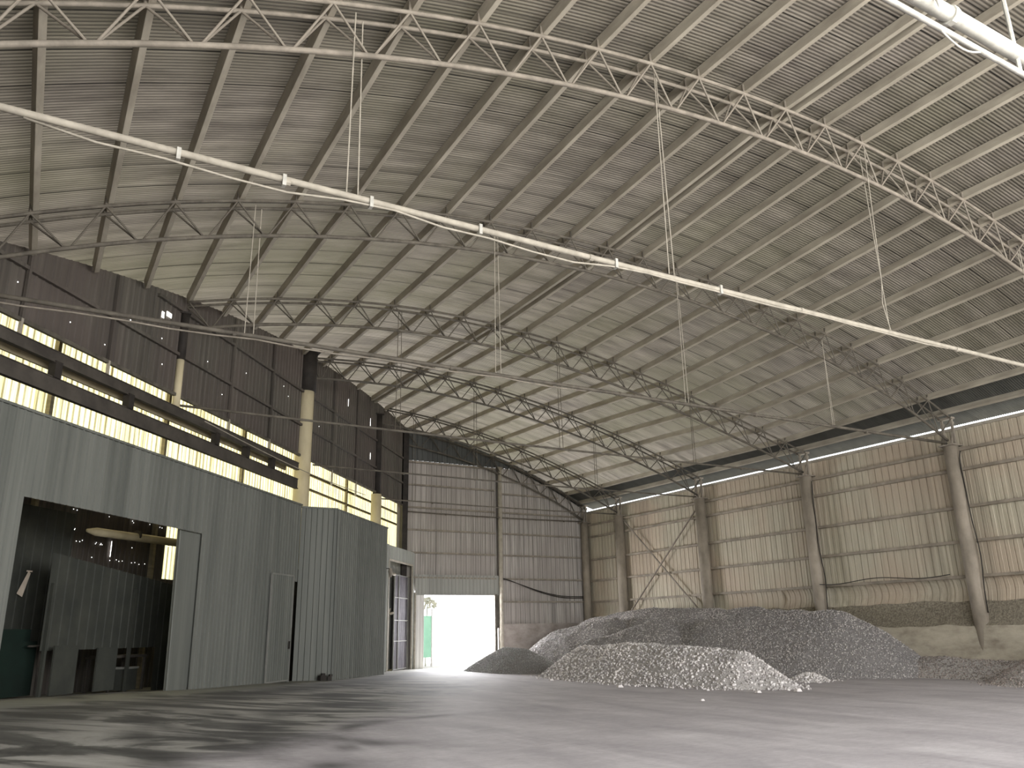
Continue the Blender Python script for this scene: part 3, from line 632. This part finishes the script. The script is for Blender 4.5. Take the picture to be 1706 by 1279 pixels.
# trusses -------------------------------------------------------------
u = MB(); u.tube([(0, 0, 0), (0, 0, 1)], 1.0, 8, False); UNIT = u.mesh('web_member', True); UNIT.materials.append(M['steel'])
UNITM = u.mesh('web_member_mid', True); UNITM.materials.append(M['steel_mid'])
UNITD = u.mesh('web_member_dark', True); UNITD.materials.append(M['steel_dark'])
def member(name, a, b, r, parent, unit):
    a = Vector(a); b = Vector(b); d = b - a; o = bpy.data.objects.new(name, unit)
    q = Vector((0, 0, 1)).rotation_difference(d.normalized())
    o.matrix_basis = Matrix.LocRotScale(a, q, Vector((r, r, d.length))); link(o); keep(o, parent); return o
tl = {1: 'arched tubular roof truss overhead nearest the camera, above the frame', 2: 'nearest arched tubular roof truss sweeping across the top of the picture', 3: 'second arched roof truss, from the left edge to the nearest visible right column', 4: 'third arched roof truss, starting at the thin pipe column on the left wall', 5: 'fourth arched roof truss, springing from the big cream column', 6: 'fifth arched roof truss, springing from the half-dark column', 7: 'last roof truss lying flat against the end wall'}
def bot(x, Y):
    z = zt(x, Y) - PD
    if x > 24.6: z -= (x - 24.6) / 1.5 * .06
    return z
for k in range(1, 8):
    Y = YT[k]; xl = xw(Y) + .12; root = empty('roof_truss', (12, Y, 11), tl[k], 'truss', 'arched roof trusses')
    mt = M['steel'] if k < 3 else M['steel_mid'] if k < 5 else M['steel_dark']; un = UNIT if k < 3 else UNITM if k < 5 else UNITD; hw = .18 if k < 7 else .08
    st = [x for x in PX[:-1] if x > xl + .25]
    if st[0] - xl > .5: st = [xl] + st
    st = st + [W + .02]
    fine = sorted(set(st + [(a + b) / 2 for a, b in zip(st[:-1], st[1:])]))
    for sy in (-1, 1):
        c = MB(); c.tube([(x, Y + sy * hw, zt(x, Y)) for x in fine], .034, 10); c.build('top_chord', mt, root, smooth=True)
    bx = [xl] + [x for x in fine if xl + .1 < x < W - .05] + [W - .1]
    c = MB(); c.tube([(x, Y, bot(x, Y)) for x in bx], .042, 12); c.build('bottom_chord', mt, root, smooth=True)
    for a, b in zip(st[:-1], st[1:]):
        mx_ = (a + b) / 2 + .06; zb_ = bot(mx_, Y)
        for sy in (-1, 1):
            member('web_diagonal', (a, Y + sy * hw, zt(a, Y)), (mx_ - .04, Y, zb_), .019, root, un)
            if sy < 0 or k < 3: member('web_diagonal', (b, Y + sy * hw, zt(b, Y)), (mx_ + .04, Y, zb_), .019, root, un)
    for x in st[1:-1]:
        if x > 25.5: continue
        for sy in (-1, 1): member('purlin_cleat', (x, Y + sy * hw, zt(x, Y) + .02), (x, Y + sy * hw, zt(x, Y) + .2), .03, root, un)
# tie rods
tlab = {1: 'pale thick tie pipe at the top right corner of the picture', 2: 'long pale tie pipe crossing the whole picture diagonally', 3: 'tie rod from the left edge to the nearest visible right column', 4: 'tie rod from the thin pipe column on the left wall to the second right column', 5: 'tie rod from the big cream column to the third right column', 6: 'tie rod from the half-dark left column to the fourth right column', 7: 'tie rod lying in front of the end wall'}
HX = (3.1, 8.78, 14.55, 20.35)
for k in range(1, 8):
    Y = YT[k]; xl = xw(Y) + (.15 if k != 5 else .45); root = empty('tie_rod', (12, Y, H), tlab[k], 'tie rod', 'tie rods between column tops')
    r = {1: .078, 2: .047, 3: .044, 4: .034, 5: .03, 6: .03, 7: .03}[k]; mt = M['pale_pipe'] if k == 1 else (M['rod'] if k == 2 else M['steel_mid'])
    c = MB(); n_ = 12; c.tube([(xl + (W - .2 - xl) * q / n_, Y, H + .02 - .05 * math.sin(math.pi * q / n_)) for q in range(n_ + 1)], r, 12); c.build('tie_pipe', mt, root, smooth=True)
    for hx in HX:
        if hx < xl + 1: continue
        top = bot(hx, Y)
        if k == 1 and hx == HX[1]: continue
        for sx, sy in ((-.06, -.14), (.13, .14)):
            c = MB()
            if k == 2 and hx == HX[2] and sx < 0: pts = [(hx - .02, Y - .15, zt(hx, Y) - .1), (hx - .1, Y - .1, H + 1.0), (hx - .16, Y - .08, H + .55), (hx + sx + .16, Y, H + .02)]
            else: pts = [(hx + sx * .8, Y + sy * .45, zt(hx, Y) - .05), (hx + sx, Y + sy * .3, H + .01)]
            c.tube(pts, .0105 if k > 1 else .02, 6); c.build('hanger_rod', M['rod'] if k < 4 else M['steel_mid'], root)
    for q in range(1, 6):
        x = xl + (W - xl) * q / 6 + .4
        c = MB(); c.tube([(x, Y, H - .03), (x + .07, Y, H - .03)], r * 1.25, 10); c.build('clamp', mt, root)
    if k == 1:
        c = MB(); c.tube([(2, Y, H - .28), (8.27, Y, H - .27), (14, Y, H - .27), (20, Y, H - .26)], .03, 8); tag(c.build('conduit', M['pale_pipe'], root, smooth=True), 'thin pale conduit hung below the pipe')
        for x0, x1, dp in ((6.9, 7.55, .09), (9.6, 10.2, .08)):
            c = MB(); c.tube([(x0 + (x1 - x0) * t_, Y, H - .29 - dp * math.sin(math.pi * t_)) for t_ in np.linspace(0, 1, 9)], .011, 6); c.build('cable_loop', M['pale_pipe'], root, smooth=True)
        for x_ in (8.27,):
            for t0, t1 in (((x_, Y, bot(x_, Y)), (x_, Y, H - .27)),):
                c = MB(); c.tube([t0, t1], .024, 8); c.build('hanger_rod', M['pale_pipe'], root)
        c = MB(); c.tube([(6.7, Y - .08, H + .05), (6.75, Y - .1, H - .08), (6.72, Y - .12, H - .2)], [.018, .016, .003], 6); tag(c.build('strap', M['pale_pipe'], root), 'loose white strap end')
    if k == 2:
        c = MB(); c.tube([(-.75 + q * .75, Y - .03, H - .07 - (.12 * abs(math.sin(q * .52)) + .03 * math.sin(q * 2.1)) * (1 if q < 12 else .25)) for q in range(24)], .016, 6); tag(c.build('conduit', M['rod'], root, smooth=True), 'thin conduit slung along the underside')
        for x_ in (.9, 2.2, 3.4, 5.1, 7.6, 9.9):
            c = MB(); c.box((x_, Y - .02, H - .04), (.05, .09, .16)); c.build('bracket', M['pale_pipe'], root)
    if k == 3:
        c = MB(); c.tube([(xl + q * .8, Y - .03, H - .08 - .05 * abs(math.sin(q * .9))) for q in range(18)], .018, 6); tag(c.build('conduit', M['steel'], root, smooth=True), 'thin conduit slung along the underside')

# purlins ---------------------------------------------------------------
ordn = ['first', 'second', 'third', 'fourth', 'fifth', 'sixth', 'seventh', 'eighth', 'ninth', 'tenth', 'eleventh', 'twelfth', 'thirteenth', 'fourteenth', 'fifteenth', 'sixteenth', 'seventeenth', 'eighteenth', 'nineteenth', 'twentieth', 'twenty-first', 'twenty-second', 'twenty-third', 'twenty-fourth', 'twenty-fifth', 'twenty-sixth']
stations = []
for x in PX: stations.append((x, 0))
ridge = min(PX, key=lambda x: abs(x - 12.1)); stations.append((ridge + .26, 1)); stations.sort()
cnt = 0
for x, extra in reversed(stations):
    Y1 = YB - .05
    # stop where the left wall cuts it
    ye = (x - 2.59) / .83 + 21.84 - .12
    if x < 15.5: Y1 = min(Y1, ye)
    yk = sorted([-4.0] + [y for y in YT[1:] if y < Y1] + [Y1])
    w = MB()
    for a, b in zip(yk[:-1], yk[1:]):
        za, zb_ = zt(x, a) + .14, zt(x, b) + .14; s_ = (zt(x + .1, a) - zt(x - .1, a)) / .2
        up = Vector((-s_, 0, 1)).normalized()
        w.channel((x, a, za), (x, b, zb_), .095, .2, .007, .03, up)
    cnt += 1
    if extra: lab = 'extra roof purlin doubled beside the ridge purlin at the crown'
    else:
        n_ = cnt - (1 if x < ridge + .1 and cnt > 1 else 0)
        lab = '%s roof purlin counting inward from the right eave' % ordn[n_ - 1]
        if x == ridge: lab = '%s roof purlin from the right eave, at the crown beside its doubled twin' % ordn[n_ - 1]
    tag(w.build('roof_purlin', M['purlin']), lab, 'purlin', 'long roof purlins')

# cross brace on the right wall -------------------------------------------
o = empty('cross_brace', (WX - .2, 31, 4.5), 'X-shaped cross brace between two columns on the right wall', 'brace')
for sg, (ya, za, yb, zb_) in enumerate(((33.76, 7.0, 28.45, 2.2), (28.24, 6.9, 33.76, 2.3))):
    c = MB(); x_ = WX - .20 - .05 * sg; c.beam((x_, ya, za), (x_, yb, zb_), .05, .06, (1, 0, 0)); c.build('brace_bar', M['steel'], o)
# cables
c = MB()
for dz in (0, .1):
    c.tube([(20.95 + 5 * t_, YB - .2, 4.25 - .25 * dz - (1.02 - dz) * math.sin(min(t_ * 1.15, 1) * math.pi / 2) ** 1.2 + .05 * t_) for t_ in np.linspace(0, 1, 20)], .022, 6)
tag(c.build('hanging_cable', M['cable'], smooth=True), 'pair of black cables sagging across the end wall right of the doorway', 'cable')
c = MB(); c.tube([(W - .35, 16.3 + 5.2 * t_, 3.12 - .06 * math.sin(t_ * 9)) for t_ in np.linspace(0, 1, 24)], .016, 6)
tag(c.build('wall_cable', M['cable'], smooth=True), 'dark cable lying along the lowest rail between the first two right columns', 'cable')
c = MB(); pts = []
for t_ in np.linspace(0, 1, 26):
    Y = 21.95 + 9.6 * t_; pts.append(PL(Y, .75, 7.05 - .35 * math.sin(math.pi * t_) * .4))
c.tube(pts, .014, 6); tag(c.build('wall_cable', M['rod'], smooth=True), 'thin pale cable strung past the big cream column on the left', 'cable')

# gravel piles ---------------------------------------------------------------
def seg(px, py, ax_, ay, ah, bx_, by, bh):
    dx, dy = bx_ - ax_, by - ay; L2 = dx * dx + dy * dy + 1e-9
    t_ = np.clip(((px - ax_) * dx + (py - ay) * dy) / L2, 0, 1)
    return np.hypot(px - ax_ - t_ * dx, py - ay - t_ * dy), ah + (bh - ah) * t_
def vnoise(x, y, s, seed):
    """cheap smooth value noise (numpy)"""
    r = np.random.default_rng(seed).random((64, 64)); X = x * s + 100; Y = y * s + 100
    i, j = np.floor(X).astype(int), np.floor(Y).astype(int); fx, fy = X - i, Y - j; fx = fx * fx * (3 - 2 * fx); fy = fy * fy * (3 - 2 * fy)
    g_ = lambda a, b: r[a % 64, b % 64]
    return (g_(i, j) * (1 - fx) + g_(i + 1, j) * fx) * (1 - fy) + (g_(i, j + 1) * (1 - fx) + g_(i + 1, j + 1) * fx) * fy - .5
def field(segs, slope, namp, seed, rnd=.12):
    def f(x, y):
        h = np.full(np.shape(x), -9.0)
        for s in segs:
            d, top = seg(x, y, *s[:6]) if len(s) == 6 else seg(x, y, *s[:3], *s[3:6])
            h = np.maximum(h, top + rnd * slope - slope * np.sqrt(d * d + rnd * rnd * 4) + rnd * slope)
        e = np.clip(h / .5, 0, 1)
        return h + (vnoise(x, y, .7, seed) * namp + vnoise(x, y, 1.9, seed + 1) * namp * .45 + vnoise(x, y, 5, seed + 2) * namp * .12) * (.3 + .7 * e)
    return f
def pile(name, label, segs, box, slope, namp, seed, size, mat, basem, spill=.15, dens=.85, shape=0, ylim=None):
    f = field(segs, slope, namp, seed); x0, x1, y0, y1 = box; st_ = .1
    gx = np.arange(x0, x1, st_); gy = np.arange(y0, y1, st_); X, Y = np.meshgrid(gx, gy); Z_ = f(X, Y)
    ok_ = Z_ > -.06; ok4 = ok_[:-1, :-1] | ok_[1:, :-1] | ok_[:-1, 1:] | ok_[1:, 1:]
    V = np.stack([X.ravel(), Y.ravel(), np.maximum(Z_, -.08).ravel()], 1); n = len(gx)
    i, j = np.meshgrid(np.arange(n - 1), np.arange(len(gy) - 1)); b0 = (j * n + i)[ok4]
    o = npmesh(name, V, np.stack([b0, b0 + 1, b0 + n + 1, b0 + n], 1), basem, smooth=True)
    tag(o, label, 'gravel pile', None, 'stuff')
    N = int((x1 - x0) * (y1 - y0) / (size * size) * dens)
    r_ = np.random.default_rng(seed); x = r_.uniform(x0, x1, N); y = r_.uniform(y0, y1, N); z = f(x, y)
    keep_ = (z > .0) | ((z > -spill) & (r_.random(N) < np.exp(z * 14 / max(spill, .05) * .15) * .35)); x, y, z = x[keep_], y[keep_], np.maximum(z[keep_], .0); N = len(x)
    base = np.array([(1, 0, 0), (-1, 0, 0), (0, 1, 0), (0, -1, 0), (0, 0, 1), (0, 0, -1)], float)
    fc = np.array([(0, 2, 4), (2, 1, 4), (1, 3, 4), (3, 0, 4), (2, 0, 5), (1, 2, 5), (3, 1, 5), (0, 3, 5)])
    if shape:   # cube-ish chips, more facets
        base = np.array([(a, b, c) for a in (-.62, .62) for b in (-.62, .62) for c in (-.62, .62)], float)
        fc = np.array([(0, 1, 3), (0, 3, 2), (4, 6, 7), (4, 7, 5), (0, 4, 5), (0, 5, 1), (2, 3, 7), (2, 7, 6), (0, 2, 6), (0, 6, 4), (1, 5, 7), (1, 7, 3)])
    sz = size * r_.uniform(.45, .95, N)[:, None] * r_.uniform(.7, 1.2, (N, 3)) * .62
    P_ = base[None] * (1 + r_.uniform(-.28, .28, (N, len(base), 1))) * sz[:, None, :]
    q = r_.normal(size=(N, 4)); q /= np.linalg.norm(q, axis=1)[:, None]; a, b, c_, d = q.T
    Rm = np.stack([np.stack([1 - 2 * (c_ * c_ + d * d), 2 * (b * c_ - a * d), 2 * (b * d + a * c_)], -1), np.stack([2 * (b * c_ + a * d), 1 - 2 * (b * b + d * d), 2 * (c_ * d - a * b)], -1), np.stack([2 * (b * d - a * c_), 2 * (c_ * d + a * b), 1 - 2 * (b * b + c_ * c_)], -1)], 1)
    P_ = np.einsum('nij,nkj->nki', Rm, P_) + np.stack([x, y, z + size * .12], -1)[:, None, :]
    F_ = (fc[None] + (np.arange(N) * len(base))[:, None, None]).reshape(-1, 3)
    s = npmesh('stones', P_.reshape(-1, 3), F_, mat, o); s['kind'] = 'stuff'
    return o
pile('gravel_pile', 'huge dark grey gravel pile heaped against the right wall',
     [(25.2, 20.6, 2.15, 25.2, 27.5, 2.38), (25.2, 27.5, 2.38, 24.8, 30.0, 2.55), (24.8, 30, 2.55, 24.3, 34.2, 2.15), (23.2, 31, 2.1, 21.8, 33.2, 1.62), (23.2, 28, 2.0, 21.0, 29.5, 1.3), (25.6, 34, 2.0, 25.0, 36.8, 1.5)],
     (18.0, 26.2, 16.0, 37.3), .62, .2, 21, .062, M['g_dark'], M['g_base'], .1, 1.0)
pile('gravel_pile', 'long low heap of pale coarse stones in front of the dark gravel pile',
     [(17.95, 26.0, 1.0, 17.85, 23.2, 1.14), (17.85, 23.2, 1.14, 17.8, 20.0, 1.02), (17.8, 20.0, 1.02, 17.95, 18.1, .93), (17.95, 18.1, .93, 18.0, 17.0, .38)],
     (15.6, 20.6, 14.9, 28.6), .72, .13, 33, .085, M['g_light'], M['g_base_l'], .3, 1.0, 1)
pile('gravel_pile', 'small smooth cone of fine dark gravel beside the doorway',
     [(18.1, 31.9, .98, 18.1, 30.6, .93)], (15.8, 20.6, 28.2, 34.4), .58, .07, 45, .045, M['g_fine'], M['g_base'], .1, .9)
pile('gravel_pile', 'tiny pale stone heap at the right tip of the long pale heap', [(21.2, 18.5, .22, 20.9, 18.2, .2)], (20.2, 22.0, 17.5, 19.4), .55, .04, 52, .07, M['g_light'], M['g_base_l'], .3, 1.0, 1)
pile('gravel_pile', 'pinkish gravel pile cut off by the right edge of the picture', [(24.9, 12.0, 1.25, 24.7, 9.5, 1.7)], (21.2, 26.1, 6.5, 14.9), .5, .12, 61, .06, M['g_pink'], M['g_base_l'], .2, .9)
pile('gravel_pile', 'low strip of loose gravel at the foot of the masonry base', [(25.9, 14.6, .5, 25.9, 17.6, .55)], (24.3, 26.1, 13.2, 18.8), .42, .1, 71, .055, M['g_pink'], M['g_base_l'], .2, .9)
# a few loose stones on the open floor
r_ = np.random.default_rng(5)
for k, (x, y) in enumerate(((15.9, 17.3), (16.3, 15.9), (17.4, 15.6), (13.6, 15.0), (15.6, 24.5), (15.2, 20.2))):
    w = MB(); s_ = .05 + .02 * (k % 3); vs = [(-1, -.8, -.4), (1, -.7, -.5), (.8, .9, -.4), (-.9, .8, -.5), (-.6, -.5, .5), (.5, -.6, .6), (.7, .4, .4), (-.5, .6, .55)]
    w.add([(x + v[0] * s_ * (1 + .2 * r_.random()), y + v[1] * s_, .03 + v[2] * s_ * .8 + .01) for v in vs], [(0, 3, 2, 1), (4, 5, 6, 7), (0, 1, 5, 4), (1, 2, 6, 5), (2, 3, 7, 6), (3, 0, 4, 7)])
    tag(w.build('loose_stone', M['g_light']), 'loose pale stone lying on the floor in front of the pale heap', 'stone', 'loose stones on the open floor')

# ------------------------------------------------------------------ light
wd = bpy.data.worlds.new('World'); scene.world = wd; wd.use_nodes = True
bg = wd.node_tree.nodes['Background']; bg.inputs[0].default_value = (.93, .97, 1, 1); bg.inputs[1].default_value = 2.2
def area(name, loc, target, sx, sy, e, col):
    l = bpy.data.lights.new(name, 'AREA'); l.shape = 'RECTANGLE'; l.size = sx; l.size_y = sy; l.energy = e; l.color = col
    o = bpy.data.objects.new(name, l); link(o); o.location = loc
    o.rotation_euler = (Vector(target) - Vector(loc)).to_track_quat('-Z', 'Y').to_euler(); return o
sun = bpy.data.lights.new('sun', 'SUN'); sun.energy = 16; sun.angle = .02; sun.color = (1, .96, .86)
so = bpy.data.objects.new('sun', sun); link(so); so.rotation_euler = Vector((.76, .08, -.62)).to_track_quat('-Z', 'Y').to_euler(); so.location = (-40, 10, 40)
area('open_end_fill', (12, -5.5, 6.5), (16, 20, 0), 27, 6, 3400, (1, .985, .97))  # added fill lamp at the unseen rear end, tilted towards the floor
area('doorway_light', (18.6, YB + .6, 2.2), (19.5, 26, .6), 3.8, 2.6, 1350, (.98, .97, 1))

# ------------------------------------------------------------------ camera
yaw, pitch_, roll, f_px = .5283, .2960, -.01944, 1353.96
cam = bpy.data.cameras.new('camera'); co = bpy.data.objects.new('camera', cam); link(co)
fw = Vector((math.sin(yaw) * math.cos(pitch_), math.cos(yaw) * math.cos(pitch_), math.sin(pitch_)))
rt = Vector((math.cos(yaw), -math.sin(yaw), 0)); up = rt.cross(fw)
r2 = rt * math.cos(roll) + up * math.sin(roll); u2 = -rt * math.sin(roll) + up * math.cos(roll)
mm = Matrix((r2, u2, -fw)).transposed().to_4x4(); mm.translation = (0, 0, 1.6); co.matrix_world = mm
cam.sensor_fit = 'HORIZONTAL'; cam.sensor_width = 36; cam.lens = 36 * f_px / 1706; cam.clip_end = 400
scene.camera = co
scene.view_settings.view_transform = 'Standard'; scene.view_settings.look = 'None'; scene.view_settings.exposure = .45
scene.cycles.use_denoising = True; scene.cycles.max_bounces = 8; scene.cycles.diffuse_bounces = 6
